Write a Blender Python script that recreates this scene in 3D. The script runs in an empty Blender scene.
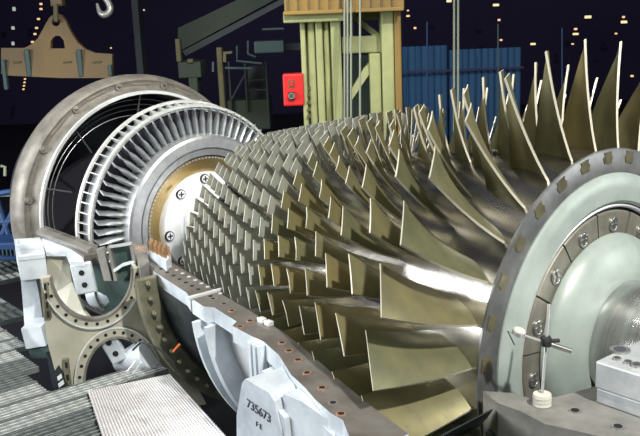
import bpy, bmesh, math, random
from mathutils import Matrix, Vector
random.seed(7)
C = bpy.context.scene.collection
PI = math.pi
R = math.radians
S = 0.7                      # design units to metres

# ------------------------------------------------------------------ camera frame
CAM = Vector((2.506, -3.933, 1.703)); YAW, PITCH, ROLL, FPX = 2.462, -0.223, -0.040, 872.9
FW = Vector((math.cos(YAW)*math.cos(PITCH), math.sin(YAW)*math.cos(PITCH), math.sin(PITCH)))
_r = FW.cross(Vector((0, 0, 1))).normalized(); _u = _r.cross(FW)
RT = _r*math.cos(ROLL) + _u*math.sin(ROLL); UP = _u*math.cos(ROLL) - _r*math.sin(ROLL)
HX = Vector((math.sin(YAW), -math.cos(YAW), 0)); HY = Vector((math.cos(YAW), math.sin(YAW), 0)); HZ = Vector((0, 0, 1))
def ray(px, py): return FW + RT*((px-320)/FPX) - UP*((py-218)/FPX)
def at(px, py, D): return CAM + ray(px, py)*D
def onz(px, py, z=0.0):
    d = ray(px, py); return CAM + d*((z-CAM.z)/d.z)
def onx(px, py, x):
    d = ray(px, py); return CAM + d*((x-CAM.x)/d.x)
def ony(px, py, y):
    d = ray(px, py); return CAM + d*((y-CAM.y)/d.y)

# ------------------------------------------------------------------ materials
def mat(name, col, rough=.5, metal=0., col2=None, nscale=6., bump=0., bscale=40., emit=None, estr=1., stretch=None, nlo=.35, nhi=.65, coat=0):
    m = bpy.data.materials.new(name); m.use_nodes = True
    nt = m.node_tree; b = nt.nodes['Principled BSDF']
    b.inputs['Base Color'].default_value = (*col, 1); b.inputs['Roughness'].default_value = rough; b.inputs['Metallic'].default_value = metal
    tc = nt.nodes.new('ShaderNodeTexCoord'); mp = nt.nodes.new('ShaderNodeMapping')
    nt.links.new(tc.outputs['Object'], mp.inputs[0])
    if stretch: mp.inputs['Scale'].default_value = stretch
    if col2 is not None:
        n = nt.nodes.new('ShaderNodeTexNoise'); n.inputs['Scale'].default_value = nscale; n.inputs['Detail'].default_value = 6; n.inputs['Roughness'].default_value = .6
        r = nt.nodes.new('ShaderNodeValToRGB')
        r.color_ramp.elements[0].position = nlo; r.color_ramp.elements[1].position = nhi
        r.color_ramp.elements[0].color = (*col, 1); r.color_ramp.elements[1].color = (*col2, 1)
        nt.links.new(mp.outputs[0], n.inputs['Vector']); nt.links.new(n.outputs['Fac'], r.inputs[0]); nt.links.new(r.outputs[0], b.inputs['Base Color'])
    if bump:
        n2 = nt.nodes.new('ShaderNodeTexNoise'); n2.inputs['Scale'].default_value = bscale; n2.inputs['Detail'].default_value = 4
        bp = nt.nodes.new('ShaderNodeBump'); bp.inputs['Strength'].default_value = bump; bp.inputs['Distance'].default_value = .01
        nt.links.new(mp.outputs[0], n2.inputs['Vector']); nt.links.new(n2.outputs['Fac'], bp.inputs['Height']); nt.links.new(bp.outputs[0], b.inputs['Normal'])
    if emit:
        b.inputs['Emission Color'].default_value = (*emit, 1); b.inputs['Emission Strength'].default_value = estr
    if coat: b.inputs['Coat Weight'].default_value = coat
    return m
M = dict(
    blade=mat('blade_olive_steel', (.185, .18, .115), .38, .55, (.28, .255, .15), 7, .05, 30),
    edge=mat('blade_edge_lit', (.72, .68, .54), .45, .25),  # light catching the blade tips and edges is put into this paler colour
    bladeg=mat('blade_grey_steel', (.30, .30, .26), .40, .5, (.43, .43, .38), 9, .05, 30),
    edgeg=mat('blade_edge_grey_lit', (.60, .60, .55), .5, .3),  # rear blade edges coloured paler to stand in for lit tips
    drum=mat('polished_drum_steel', (.60, .58, .55), .2, .97, (.30, .28, .25), 4, .06, 18, stretch=(1, 1, 1)),
    drumd=mat('dark_drum_steel', (.20, .19, .16), .35, .85, (.38, .37, .33), 5),
    rim=mat('rim_steel', (.13, .135, .135), .40, .6, (.22, .22, .215), 9),
    slot=mat('gold_slot_steel', (.11, .10, .06), .45, .5, (.19, .165, .09), 20),
    pale=mat('pale_green_grey_paint', (.30, .35, .315), .42, .1, (.40, .455, .415), 5, .05, 30),
    groove=mat('dark_groove_steel', (.05, .055, .06), .3, .8),
    seg=mat('segment_steel', (.20, .19, .155), .45, .45, (.27, .26, .21), 16),
    boltm=mat('bolt_steel', (.40, .40, .38), .3, .85),
    shaft=mat('ground_shaft_steel', (.60, .61, .60), .24, .95, (.45, .45, .44), 12, stretch=(8, .6, .6)),
    white=mat('bright_machined_steel', (.88, .90, .90), .3, .25, (.78, .80, .81), 4),
    gold=mat('gold_tinted_steel', (.42, .29, .11), .32, .85, (.55, .44, .25), 4),
    ringg=mat('wheel_rim_grey', (.45, .47, .49), .38, .8, (.60, .60, .60), 20),
    vane=mat('turbine_blade_grey', (.42, .46, .48), .36, .7, (.55, .58, .58), 10),
    cage=mat('cage_ring_steel', (.70, .71, .68), .4, .5, (.55, .56, .54), 12),
    exh=mat('cast_grey_brown', (.15, .135, .115), .55, .4, (.27, .255, .225), 8, .15, 30),
    exhw=mat('machined_lip', (.75, .77, .76), .4, .3, (.58, .60, .60), 10),
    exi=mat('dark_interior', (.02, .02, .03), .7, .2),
    flange=mat('flange_brown_steel', (.12, .105, .09), .5, .35, (.20, .185, .165), 6, .1, 50),
    side=mat('bare_steel_bluish_lit', (.74, .80, .83), .5, .15, (.42, .46, .50), 4, .08, 25),  # bare machined metal, with the bluish-white light on it held in the colour
    cream=mat('cream_olive_paint', (.38, .37, .28), .5, .1, (.54, .52, .42), 3, .06, 30),
    tan=mat('olive_band_steel', (.11, .11, .07), .5, .3, (.24, .225, .15), 8, .1, 30),
    dkcase=mat('dark_casting_sheen', (.06, .075, .085), .3, .7, (.30, .34, .36), 1.6, .1, 30, nlo=.45, nhi=.75),  # lighter noise patches paint in a reflected streak on the dark metal
    teal=mat('dark_green_paint', (.035, .07, .065), .45, .1, (.07, .11, .10), 6),
    concrete=mat('block_grey_steel', (.19, .185, .165), .5, .3, (.29, .28, .255), 10, .08, 40),
    capm=mat('cap_grey_steel', (.38, .41, .42), .48, .3, (.56, .58, .58), 9, .08, 40),
    copper=mat('copper_tint', (.62, .28, .16), .35, .7, (.8, .5, .35), 60),
    black=mat('black_hole', (.006, .006, .007), .7),
    ink=mat('stamped_ink', (.06, .06, .08), .7),
    chrome=mat('chrome', (.72, .72, .72), .3, .6),
    magw=mat('off_white_plastic', (.58, .57, .49), .45),
    grate=mat('galvanised_walkway', (.38, .40, .385), .5, .3, (.52, .54, .51), 14),
    grated=mat('dark_walkway', (.13, .15, .145), .55, .3, (.2, .22, .21), 10),  # darker walkway tone, on the trays and some planks
    plate=mat('pale_tread_plate', (.64, .64, .63), .5, .2, (.40, .38, .37), 1.5, nlo=.42, nhi=.58),
    yellow=mat('hall_yellow_paint', (.30, .185, .035), .6, 0, (.22, .14, .035), 1.2),
    beamy=mat('lifting_beam_paint', (.17, .11, .04), .6, 0, (.10, .07, .035), 1.2),
    coly=mat('column_pale_yellow_paint', (.40, .42, .19), .6, 0, (.27, .29, .13), 2.0),
    red=mat('red_box_paint', (.62, .012, .012), .5),
    blue=mat('blue_curtain', (.008, .052, .13), .7, 0, (.011, .07, .17), .6),
    navy=mat('dark_hall_wall', (.035, .026, .085), .9, 0, (.05, .04, .11), .2),
    floor=mat('dark_hall_floor', (.02, .02, .028), .7, 0, (.03, .03, .04), .6),
    dksteel=mat('dark_hall_steel', (.035, .045, .05), .7, .1, (.02, .025, .035), .6),
    dkgreen=mat('dull_green_machine', (.035, .05, .03), .7, 0, (.02, .033, .025), 1.),
    olive=mat('dull_olive_post', (.09, .085, .035), .7, 0, (.09, .08, .04), 1.),
    duct=mat('duct_grey_green', (.045, .08, .08), .6, .1, (.045, .08, .085), 1.),
    hook=mat('hook_steel', (.42, .42, .40), .4, .6, (.3, .3, .29), 4),
    cable=mat('pale_cable', (.22, .25, .19), .6),
    bluef=mat('blue_frame_paint', (.012, .05, .16), .6),
    lampw=mat('white_lamp_lens', (1, 1, 1), .5, emit=(.8, .95, 1.), estr=.35),
    lampo=mat('orange_lamp_lens', (1, .8, .6), .5, emit=(1., .62, .30), estr=.9),
    lampy=mat('yellow_lamp_lens', (1, .9, .6), .5, emit=(1., .85, .45), estr=.9),
    lampb=mat('lamp_body', (.02, .02, .02), .6),
    orange=mat('orange_tie', (.55, .12, .02), .6),
)

def vary(m, cols):
    nt = m.node_tree; g = nt.nodes.new('ShaderNodeNewGeometry'); oi = nt.nodes.new('ShaderNodeObjectInfo')
    ad = nt.nodes.new('ShaderNodeMath'); ad.operation = 'ADD'; fr = nt.nodes.new('ShaderNodeMath'); fr.operation = 'FRACT'
    nt.links.new(g.outputs['Random Per Island'], ad.inputs[0]); nt.links.new(oi.outputs['Random'], ad.inputs[1]); nt.links.new(ad.outputs[0], fr.inputs[0])
    r = nt.nodes.new('ShaderNodeValToRGB'); r.color_ramp.interpolation = 'LINEAR'
    while len(r.color_ramp.elements) < len(cols): r.color_ramp.elements.new(.5)
    for i, c in enumerate(cols): r.color_ramp.elements[i].position = i/(len(cols)-1); r.color_ramp.elements[i].color = (*c, 1)
    nt.links.new(fr.outputs[0], r.inputs[0])
    b = nt.nodes['Principled BSDF']; src = b.inputs['Base Color'].links[0].from_socket
    mx = nt.nodes.new('ShaderNodeMix'); mx.data_type = 'RGBA'; mx.blend_type = 'MULTIPLY'; mx.inputs[0].default_value = 1
    nt.links.new(src, mx.inputs[6]); nt.links.new(r.outputs[0], mx.inputs[7]); nt.links.new(mx.outputs[2], b.inputs['Base Color'])
vary(M['blade'], [(.72, .80, .72), (1.05, 1.0, .85), (.85, .9, .8), (1.1, .98, .72), (.78, .86, .8)])
vary(M['bladeg'], [(.8, .84, .8), (1.05, 1.05, 1.0), (.9, .9, .86)])

# ------------------------------------------------------------------ mesh helpers
class MB:
    def __init__(s): s.v = []; s.f = []; s.m = []; s.sm = []
    def add(s, V, F, mi=0, smooth=False):
        o = len(s.v); s.v += [tuple(v) for v in V]
        for f in F: s.f.append(tuple(i+o for i in f)); s.m.append(mi); s.sm.append(smooth)
        return s
    def box(s, c, sz, ax=None, mi=0):
        c = Vector(c); ax = ax or (Vector((1, 0, 0)), Vector((0, 1, 0)), Vector((0, 0, 1)))
        V = [c + ax[0]*(sz[0]/2*i) + ax[1]*(sz[1]/2*j) + ax[2]*(sz[2]/2*k) for i in (-1, 1) for j in (-1, 1) for k in (-1, 1)]
        return s.add(V, [(0, 1, 3, 2), (4, 6, 7, 5), (0, 4, 5, 1), (2, 3, 7, 6), (0, 2, 6, 4), (1, 5, 7, 3)], mi)
    def rbox(s, c, sz, r, ax=None, mi=0):
        bm = bmesh.new(); bmesh.ops.create_cube(bm, size=1)
        bmesh.ops.scale(bm, vec=sz, verts=bm.verts)
        bmesh.ops.bevel(bm, geom=bm.edges[:], offset=r, segments=2, affect='EDGES', profile=.5)
        c = Vector(c); ax = ax or (Vector((1, 0, 0)), Vector((0, 1, 0)), Vector((0, 0, 1)))
        bm.verts.index_update()
        V = [c + ax[0]*v.co.x + ax[1]*v.co.y + ax[2]*v.co.z for v in bm.verts]
        F = [tuple(v.index for v in f.verts) for f in bm.faces]; bm.free()
        return s.add(V, F, mi)
    def tube(s, pts, r, n=10, mi=0, closed=False, cap=True):
        pts = [Vector(p) for p in pts]; V = []; F = []; N = len(pts); prev = None
        rr = r if isinstance(r, (list, tuple)) else [r]*N
        for i, p in enumerate(pts):
            if closed: d = pts[(i+1) % N]-pts[i-1]
            else: d = pts[min(i+1, N-1)]-pts[max(i-1, 0)]
            d.normalize()
            if prev is None:
                a = d.cross(Vector((0, 0, 1)));
                if a.length < .1: a = d.cross(Vector((0, 1, 0)))
            else: a = prev - d*prev.dot(d)
            a.normalize(); prev = a; b = d.cross(a)
            V += [p + (a*math.cos(t)+b*math.sin(t))*rr[i] for t in [2*PI*k/n for k in range(n)]]
        for i in range(N if closed else N-1):
            j = (i+1) % N
            F += [(i*n+k, i*n+(k+1) % n, j*n+(k+1) % n, j*n+k) for k in range(n)]
        if not closed and cap: F += [tuple(range(n)), tuple(range((N-1)*n, N*n))[::-1]]
        s.add(V, F, mi, True)
        if not closed and cap:
            s.sm[-1] = s.sm[-2] = False
        return s
    def cyl(s, c, d, r, h, n=16, mi=0, r2=None):
        d = Vector(d).normalized(); c = Vector(c)
        return s.tube([c-d*h/2, c+d*h/2], [r, r if r2 is None else r2], n, mi)
    def lathe(s, prof, n=96, a0=0., a1=2*PI, mi=0, smooth=True, mis=None, closed_prof=False, caps=False):
        full = abs(a1-a0-2*PI) < 1e-6; K = n if full else n+1; P = len(prof)
        V = []
        for k in range(K):
            a = a0+(a1-a0)*k/n
            V += [(x, -r*math.cos(a), r*math.sin(a)) for x, r in prof]
        segs = P if closed_prof else P-1
        for j in range(segs):
            F = []
            for k in range(n):
                k2 = (k+1) % K; j2 = (j+1) % P
                F.append((k*P+j, k*P+j2, k2*P+j2, k2*P+j))
            if j == 0: base = len(s.v); s.v += V
            for f in F: s.f.append(tuple(i+base for i in f)); s.m.append(mis[j] if mis else mi); s.sm.append(smooth)
        if caps and not full and closed_prof:
            for k in (0, K-1):
                s.f.append(tuple(base+k*P+j for j in range(P))); s.m.append(mi); s.sm.append(False)
        return s
    def prism(s, poly, ax, org, t0, t1, mi=0, mi_side=None):
        # poly in (a,b); ax = (A,B,N); extruded from t0 to t1 along N
        A, B, N = ax; org = Vector(org); n = len(poly)
        V = [org+A*p[0]+B*p[1]+N*t0 for p in poly]+[org+A*p[0]+B*p[1]+N*t1 for p in poly]
        ms = mi if mi_side is None else mi_side
        s.add(V, [tuple(range(n))[::-1], tuple(range(n, 2*n))], mi)
        o = len(s.v)-2*n
        for i in range(n): s.f.append((o+i, o+(i+1) % n, o+n+(i+1) % n, o+n+i)); s.m.append(ms); s.sm.append(False)
        return s
    def build(s, name, mats, parent=None, recalc=True, sharp=R(35)):
        me = bpy.data.meshes.new(name); me.from_pydata(s.v, [], s.f)
        if not isinstance(mats, (list, tuple)): mats = [mats]
        for m in mats: me.materials.append(m)
        me.polygons.foreach_set('material_index', s.m); me.polygons.foreach_set('use_smooth', s.sm)
        bm = bmesh.new(); bm.from_mesh(me)
        if recalc: bmesh.ops.recalc_face_normals(bm, faces=bm.faces)
        for e in bm.edges:
            if len(e.link_faces) == 2 and e.calc_face_angle(0) > sharp: e.smooth = False
        big = [f for f in bm.faces if len(f.verts) > 4]
        if big: bmesh.ops.triangulate(bm, faces=big)
        bm.to_mesh(me); bm.free(); me.update()
        o = bpy.data.objects.new(name, me); C.objects.link(o)
        if parent: o.parent = parent
        return o
def tag(o, label=None, cat=None, group=None, kind=None):
    if label: o['label'] = label
    if cat: o['category'] = cat
    if group: o['group'] = group
    if kind: o['kind'] = kind
    return o
def thing(name, label, cat, group=None, loc=(0, 0, 0)):
    o = bpy.data.objects.new(name, None); C.objects.link(o); o.location = loc; o.empty_display_size = .1
    return tag(o, label, cat, group)
def copyto(o, parent=None, loc=None, rotx=None, mw=None):
    c = o.copy(); C.objects.link(c)
    if parent is not None: c.parent = parent
    if loc is not None: c.location = loc
    if rotx is not None: c.rotation_euler = (rotx, 0, 0)
    return c
X = Vector((1, 0, 0)); Y = Vector((0, 1, 0)); Z = Vector((0, 0, 1))
def pol(x, r, th): return Vector((x, -r*math.cos(th), r*math.sin(th)))
def interp(x, xs, ys):
    if x <= xs[0]: return ys[0]
    for i in range(1, len(xs)):
        if x <= xs[i]:
            t = (x-xs[i-1])/(xs[i]-xs[i-1]); return ys[i-1]*(1-t)+ys[i]*t
    return ys[-1]

# ================================================================== THE ROTOR
rotor = thing('turbine_rotor', 'huge bladed compressor and turbine rotor lying open in the lower casing half', 'turbine rotor')
TX = [-3.3, -3.1, -2.135, -1.245, -.65, -.28, -.1, .1]; TR = [.84, .855, 1.03, 1.185, 1.395, 1.485, 1.575, 1.60]
def rtip(x): return interp(x, TX, TR)
def rhub(x): return interp(x, [-3.0, -1.6, -.45, 0], [.665, .83, .965, 1.0])
#         x centre, count, phase deg, tip tangential, tip axial, root axial, root tangential, grey
ST = [(-.20, 30, 8.6, .222, .165, .32, .10), (-.515, 30, 9.6, .178, .125, .20, .07), (-.775, 32, 9.5, .16, .12, .17, .06), (-1.0, 38, 6.9, .130, .10, .14, .05),
      (-1.25, 40, 5.3, .124, .095, .13, .05), (-1.45, 42, 5.5, .118, .075, .12, .05), (-1.61, 44, 4.2, .115, .07, .11, .05)]
xg = [-1.745, -1.88, -2.01, -2.135, -2.255, -2.375, -2.49, -2.605, -2.72, -2.83]
for i, xc in enumerate(xg):
    n = [46, 46, 48, 48, 50, 50, 50, 52, 52, 52][i]
    ST.append((xc, n, (3.5+2.2*i) % (360/n), (.120-.0026*i), .06, .095, .05))
def blade_mesh(xc, tt, ta, ra, rt, front):
    """airfoil lofted from root to tip around th=0 (pointing to -y)"""
    r0 = rhub(xc)-.015; r1 = rtip(xc)-.008
    ns = 9 if front else 4; nc = 7
    V = []; F = []; MI = []
    for i in range(ns+1):
        s = i/ns; r = r0+(r1-r0)*s
        w = s**.85
        ax = ra*(1-w)+ta*w; tg = rt*(1-w)+tt*w
        cl = math.hypot(ax, tg); d = (-ax/cl, tg/cl)      # aft (-x) and +theta
        nrm = (tg/cl, ax/cl)
        th_ = (.030 if front else .024)*(1-.45*s)
        cam = cl*(.09*(1-s)+.03*s)
        lean = (-.05*math.sin(s*PI) if front else 0)
        ring = []
        for k in range(nc+1):
            u = k/nc; yc = cam*4*u*(1-u); t = th_*cl*4.2*(math.sqrt(max(u, .0))*(1-u)*.9+.06)*.5+.0022+(.0028*max(0, 1-u*4) if front else 0)
            ring.append((u-.5, yc+t))
        for k in range(nc, -1, -1):
            u = k/nc; yc = cam*4*u*(1-u); t = th_*cl*4.2*(math.sqrt(max(u, .0))*(1-u)*.9+.06)*.5+.0022+(.0028*max(0, 1-u*4) if front else 0)
            ring.append((u-.5, yc-t))
        for (u, h) in ring:
            x = d[0]*u*cl + nrm[0]*(h-cam*.6)*1.0
            t_ = d[1]*u*cl + nrm[1]*(h-cam*.6) + lean*.3
            rr = r0+(rtip(xc+x)-.008-r0)*s; a = t_/rr
            V.append((x, -rr*math.cos(a), rr*math.sin(a)))
    P = 2*(nc+1)
    for i in range(ns):
        for k in range(P):
            k2 = (k+1) % P
            F.append((i*P+k, i*P+k2, (i+1)*P+k2, (i+1)*P+k)); MI.append(1 if k in (nc, P-1) else 0)
    return V, F, MI, P, ns, nc
def make_blade(st, idx):
    xc, n, ph, tt, ta, ra, rt = st
    front = idx < 7
    V, F, MI, P, ns, nc = blade_mesh(xc, tt, ta, ra, rt, idx < 4)
    mb = MB(); mb.v = V; mb.f = F; mb.m = MI; mb.sm = [m == 0 for m in MI]
    # tip cap as strips
    o = ns*P
    for k in range(nc):
        mb.f.append((o+k, o+k+1, o+P-2-k, o+P-1-k)); mb.m.append(1); mb.sm.append(False)
    return mb, ([M['blade'], M['edge']] if front else [M['bladeg'], M['edgeg']])
allb = []
for i, st in enumerate(ST):
    xc, n, ph = st[:3]
    for k in range(n):
        th = R(ph)+2*PI*k/n
        if k > n*.75: th = R(ph)+2*PI*(k-n)/n
        p = pol(xc, rtip(xc), th); d = (p-CAM)
        nn = pol(0, 1, th).dot(-d.normalized())
        hid = th < R(-6) or th > R(150) or nn < -.25
        h = (rtip(xc)-rhub(xc))*(st[3]+.06)
        score = 0 if hid else h/d.length**2*(1.1+nn*.5)
        allb.append((score, i, k, th))
allb.sort(key=lambda t: -t[0])
pick = set((i, k) for s_, i, k, th in allb[:100])
stuff = MB(); done = {}
for i, st in enumerate(ST):
    mb, mats = make_blade(st, i); proto = None
    for s_, ii, k, th in allb:
        if ii != i: continue
        if (i, k) in pick:
            if proto is None:
                proto = mb.build('compressor_blade', mats, rotor, recalc=True); o = proto
            else: o = copyto(proto)
            o.location = (st[0], 0, 0); o.rotation_euler = (-th, 0, 0)
        else:
            Mx = Matrix.Translation((st[0], 0, 0)) @ Matrix.Rotation(-th, 4, 'X')
            base = len(stuff.v)
            stuff.v += [tuple(Mx @ Vector(v)) for v in mb.v]
            stuff.f += [tuple(q+base for q in f) for f in mb.f]
            off = 0 if i < 7 else 2
            stuff.m += [m+off for m in mb.m]; stuff.sm += mb.sm
so = stuff.build('compressor_blade', [M['blade'], M['edge'], M['bladeg'], M['edgeg']], rotor)
tag(so, 'small crowded blades of the rear rows and far side', kind='stuff')
# wheels (drum discs) with a groove between rows
bx = [.0] + [(ST[i][0]+ST[i+1][0])/2 for i in range(16)] + [-2.92]
bx[1] = -.385
for i in range(17):
    x0, x1 = bx[i]-(0.0 if i else 0.012), bx[i+1]
    g = .003
    pr = [(x0, .3), (x0, rhub(x0)-.02), (x0-g*.5, rhub(x0)-.003), (x1+g, rhub(x1)-.0), (x1+g*.5, rhub(x1)-.006), (x1, rhub(x1)-.006), (x1, .3)]
    w = MB().lathe(pr, 120, closed_prof=True)
    w.build('compressor_wheel', M['drum'], rotor)
# front face
def ringpart(name, prof, m, label=None, n=120):
    o = MB().lathe(prof, n, closed_prof=True).build(name, m, rotor)
    if label: o['label'] = label
    return o
ringpart('dovetail_rim', [(-.012, .86), (.004, .865), (.004, .985), (-.004, 1.0), (-.014, 1.0), (-.014, .86)], M['rim'], 'dark steel rim with dovetail slots')
for k in range(30):       # dovetail roots in the rim
    th = R(6.0+12*k)
    a, b, c = pol(.0, .925, th), pol(0, .99, th), pol(0, .957, th)
    er = pol(0, 1, th); et = pol(0, 1, th+PI/2)
    poly = [(-.035, .03), (-.028, .015), (-.042, .0), (-.03, -.03), (.03, -.034), (.042, -.002), (.028, .012), (.035, .03)]
    MB().prism(poly, (et, er, X), c, -.01, .0075).build('blade_root', M['slot'], rotor)
ringpart('balance_ring', [(-.01, .71), (.022, .715), (.034, .73), (.036, .80), (.030, .85), (.012, .872), (-.01, .875)], M['pale'], 'pale grey-green painted ring')
ringpart('ring_groove', [(-.01, .66), (-.006, .665), (-.006, .70), (.012, .705), (.020, .712), (.020, .718), (-.01, .718)], M['groove'])
ringpart('groove_lip', [(-.006, .690), (.014, .692), (.018, .700), (.016, .708), (-.006, .71)], M['chrome'])
nseg = 14; T0 = 97.0
for k in range(nseg):
    tc = R(T0-1.5 - 25.7*k) if k < 6 else R(T0 - 25.9*5 - (360-25.9*5)/9*(k-5))
    hw = R(12.4)
    seg = MB()
    pr = [(-.03, .50), (.006, .50), (.010, .515), (.010, .668), (.004, .675), (-.03, .675)]
    seg.lathe(pr, 8, tc-hw, tc+hw, closed_prof=True, caps=True)
    so = seg.build('balance_weight', M['seg'], rotor)
    c = pol(.012, .602, tc); b = MB().cyl(c, X, .040, .012, 20)
    b.tube([pol(0, 1, t)*.033+c+X*.006 for t in [2*PI*q/20 for q in range(20)]], .0035, 6, closed=True)
    b.box(c+X*.008, (.004, .006, .055)); b.box(c+X*.008, (.004, .055, .006))
    b.build('weight_bolt', M['boltm'], so)
ringpart('shaft_flare', [(-.03, .50), (.0, .545), (.02, .556), (.045, .55), (.075, .525), (.105, .48), (.128, .42), (.140, .37), (.144, .335), (.13, .30), (-.03, .28)], M['pale'], 'pale grey-green bell-shaped flare around the shaft')
ringpart('shaft', [(.10, .0), (.10, .325), (.42, .325), (.43, .30), (1.25, .30), (1.25, 0)], M['shaft'], 'bright ground steel shaft', 96)
# rear: stub, turbine wheel
ringpart('distance_piece', [(-2.9, .3), (-2.92, .64), (-2.96, .655), (-3.0, .60), (-3.03, .45), (-3.1, .36), (-3.5, .30), (-3.88, .27), (-3.9, .2), (-2.95, .2)], M['white'], 'bright polished distance piece')
ringpart('turbine_wheel', [(-3.905, .20), (-3.88, .30), (-3.905, .345), (-3.915, .440), (-3.93, .452), (-3.98, .46), (-3.99, .47), (-4.15, .47), (-4.15, .20)], M['white'], 'bright polished turbine wheel face')
ringpart('gold_annulus', [(-3.975, .455), (-3.955, .468), (-3.925, .565), (-3.92, .592), (-3.96, .597), (-4.12, .597), (-4.12, .49)], M['gold'], 'gold-tinted band with a ring of notches')
g = MB()
for k in range(110):
    th = 2*PI*k/110; g.box(pol(-3.918, .582, th), (.010, .014, .018), (X, pol(0, 1, th+PI/2), pol(0, 1, th)))
g.build('notch_ring', M['ringg'], rotor)
ringpart('wheel_rim', [(-3.95, .602), (-3.905, .605), (-3.895, .655), (-3.905, .66), (-3.93, .662), (-3.90, .666), (-3.888, .675), (-3.885, .755), (-3.90, .775), (-3.95, .785), (-4.12, .785), (-4.12, .602)], M['ringg'], 'grey grooved wheel rim')
for k in range(9):
    th = PI-1.62-.668*(k-7)
    c = pol(-3.905, .405, th)
    b = MB().cyl(c+X*.004, X, .042, .02, 20, 0)
    b.cyl(c+X*.011, X, .034, .012, 20, 1); b.box(c+X*.019, (.005, .05, .012), None, 2); b.box(c+X*.019, (.005, .012, .05), None, 2)
    tag(b.build('wheel_bolt', [M['black'], M['white'], M['ink']], rotor), 'round bolt head with a dark cross slot')
# turbine blades: bulged shank + thin airfoil
NB = 76; r0, r1 = .775, 1.005
V = []; ns = 8; nc = 12
mb = MB()
for i in range(ns+1):
    s = i/ns; r = r0+(r1-r0)*s
    tang = .0245 if s < .58 else .0245-.018*min(1, (s-.58)/.12)
    if s > .68: tang = .0075
    if s < .08: tang = .015
    axl = .05; 
    for k in range(nc):
        a = 2*PI*k/nc; x = axl*math.cos(a); t = tang*math.sin(a) + (x*(-.35)*s)
        an = t/r; V.append((x, -r*math.cos(an), r*math.sin(an)))
F = [(i*nc+k, i*nc+(k+1) % nc, (i+1)*nc+(k+1) % nc, (i+1)*nc+k) for i in range(ns) for k in range(nc)]
mb.add(V, F, 0, True); mb.add([V[k] for k in range(ns*nc, ns*nc+nc)], [tuple(range(nc))])
tb = mb.build('turbine_blade', M['vane'], rotor)
for k in range(NB):
    o = tb if k == 0 else copyto(tb)
    o.location = (-4.03, 0, 0); o.rotation_euler = (2*PI*k/NB, 0, 0)
# near-black disc closing the gaps behind the blades
MB().lathe([(-4.13, .6), (-4.13, .97), (-4.16, .97), (-4.16, .6)], 96, closed_prof=True).build('dark_backing_disc', M['exi'], rotor)
# cage ring
cage = thing('nozzle_cage_ring', 'pale open cage ring of little vanes around the turbine wheel', 'turbine ring')
MB().lathe([(-4.115, 1.0), (-4.10, 1.008), (-4.10, 1.028), (-4.115, 1.035), (-4.135, 1.03), (-4.135, 1.0)], 128, closed_prof=True).build('front_hoop', M['cage'], cage)
MB().lathe([(-4.30, 1.03), (-4.285, 1.035), (-4.285, 1.055), (-4.30, 1.062), (-4.32, 1.058), (-4.32, 1.03)], 128, closed_prof=True).build('rear_hoop', M['cage'], cage)
sb = MB(); r = 1.02
sb.add([(.092, -r+.03, -.004), (.092, -r-.004, -.004), (-.092, -r-.025, -.004), (-.092, -r+.03, -.004), (.092, -r+.03, .004), (.092, -r-.004, .004), (-.092, -r-.025, .004), (-.092, -r+.03, .004)],
       [(0, 1, 2, 3), (4, 7, 6, 5), (0, 4, 5, 1), (1, 5, 6, 2), (2, 6, 7, 3), (3, 7, 4, 0)])
st0 = sb.build('vane', M['cage'], cage)
for k in range(76):
    o = st0 if k == 0 else copyto(st0)
    o.location = (-4.208, 0, 0); o.rotation_euler = (2*PI*(k+.4)/76, 0, 0)
MB().lathe([(-4.12, .985), (-4.12, .992), (-4.30, .992), (-4.30, .985)], 96, closed_prof=True).build('inner_band', M['vane'], cage)

# ================================================================== EXHAUST RING
ex = thing('exhaust_ring_casing', 'large rounded grey-brown exhaust casing ring standing behind the turbine wheel', 'casing ring')
prof = [(-4.93, 1.10), (-4.93, 1.118), (-4.98, 1.125), (-5.02, 1.135), (-5.045, 1.16), (-5.045, 1.195), (-5.035, 1.215), (-5.05, 1.235), (-5.09, 1.255), (-5.15, 1.268), (-5.22, 1.265), (-5.30, 1.245), (-5.36, 1.21), (-5.40, 1.16), (-5.40, 1.10), (-5.2, 1.085)]
MB().lathe(prof, 128, closed_prof=True).build('rim', M['exh'], ex)
tag(MB().lathe([(-4.93, 1.085), (-4.905, 1.092), (-4.905, 1.118), (-4.93, 1.122)], 128, closed_prof=True).build('inner_lip', M['exhw'], ex), 'bright machined inner lip')
for th in (12, 35, 58, 81, 104, 127, 150):
    t = R(th); er = pol(0, 1, t); et = pol(0, 1, t+PI/2)
    n_ = (X*.75+er*.66).normalized(); c = pol(-5.045, 1.185, t)
    c = pol(-5.04, 1.18, t); bb = MB().cyl(c, X, .036, .03, 18)
    bo = bb.build('boss', M['exh'], ex)
    MB().cyl(c+n_*.02, n_, .020, .02, 12).build('boss_bolt', M['flange'], bo)
    t2 = t+R(11.5); er = pol(0, 1, t2); et = pol(0, 1, t2+PI/2); c = pol(-5.045, 1.185, t2)
    n_ = (X*.75+er*.66).normalized()
    MB().rbox(pol(-5.045, 1.178, t2), (.012, .20, .02), .004, (X, et, er)).build('rib_plate', M['exh'], ex)
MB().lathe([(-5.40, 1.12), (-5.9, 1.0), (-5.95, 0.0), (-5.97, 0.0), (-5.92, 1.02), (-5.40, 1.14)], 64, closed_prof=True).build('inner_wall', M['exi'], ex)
for rr, xx in ((1.03, -5.12), (.98, -5.16), (.93, -5.2), (.87, -5.24)):
    MB().tube([pol(xx, rr, 2*PI*k/96) for k in range(96)], .0045, 6, closed=True).build('inner_hoop', M['ringg'], ex)
for th in (18, 52, 92, 128, 162):
    t = R(th); MB().tube([pol(-5.05, 1.09, t), pol(-5.2, .72, t)], .008, 8).build('radial_strut', M['ringg'], ex)

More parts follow.
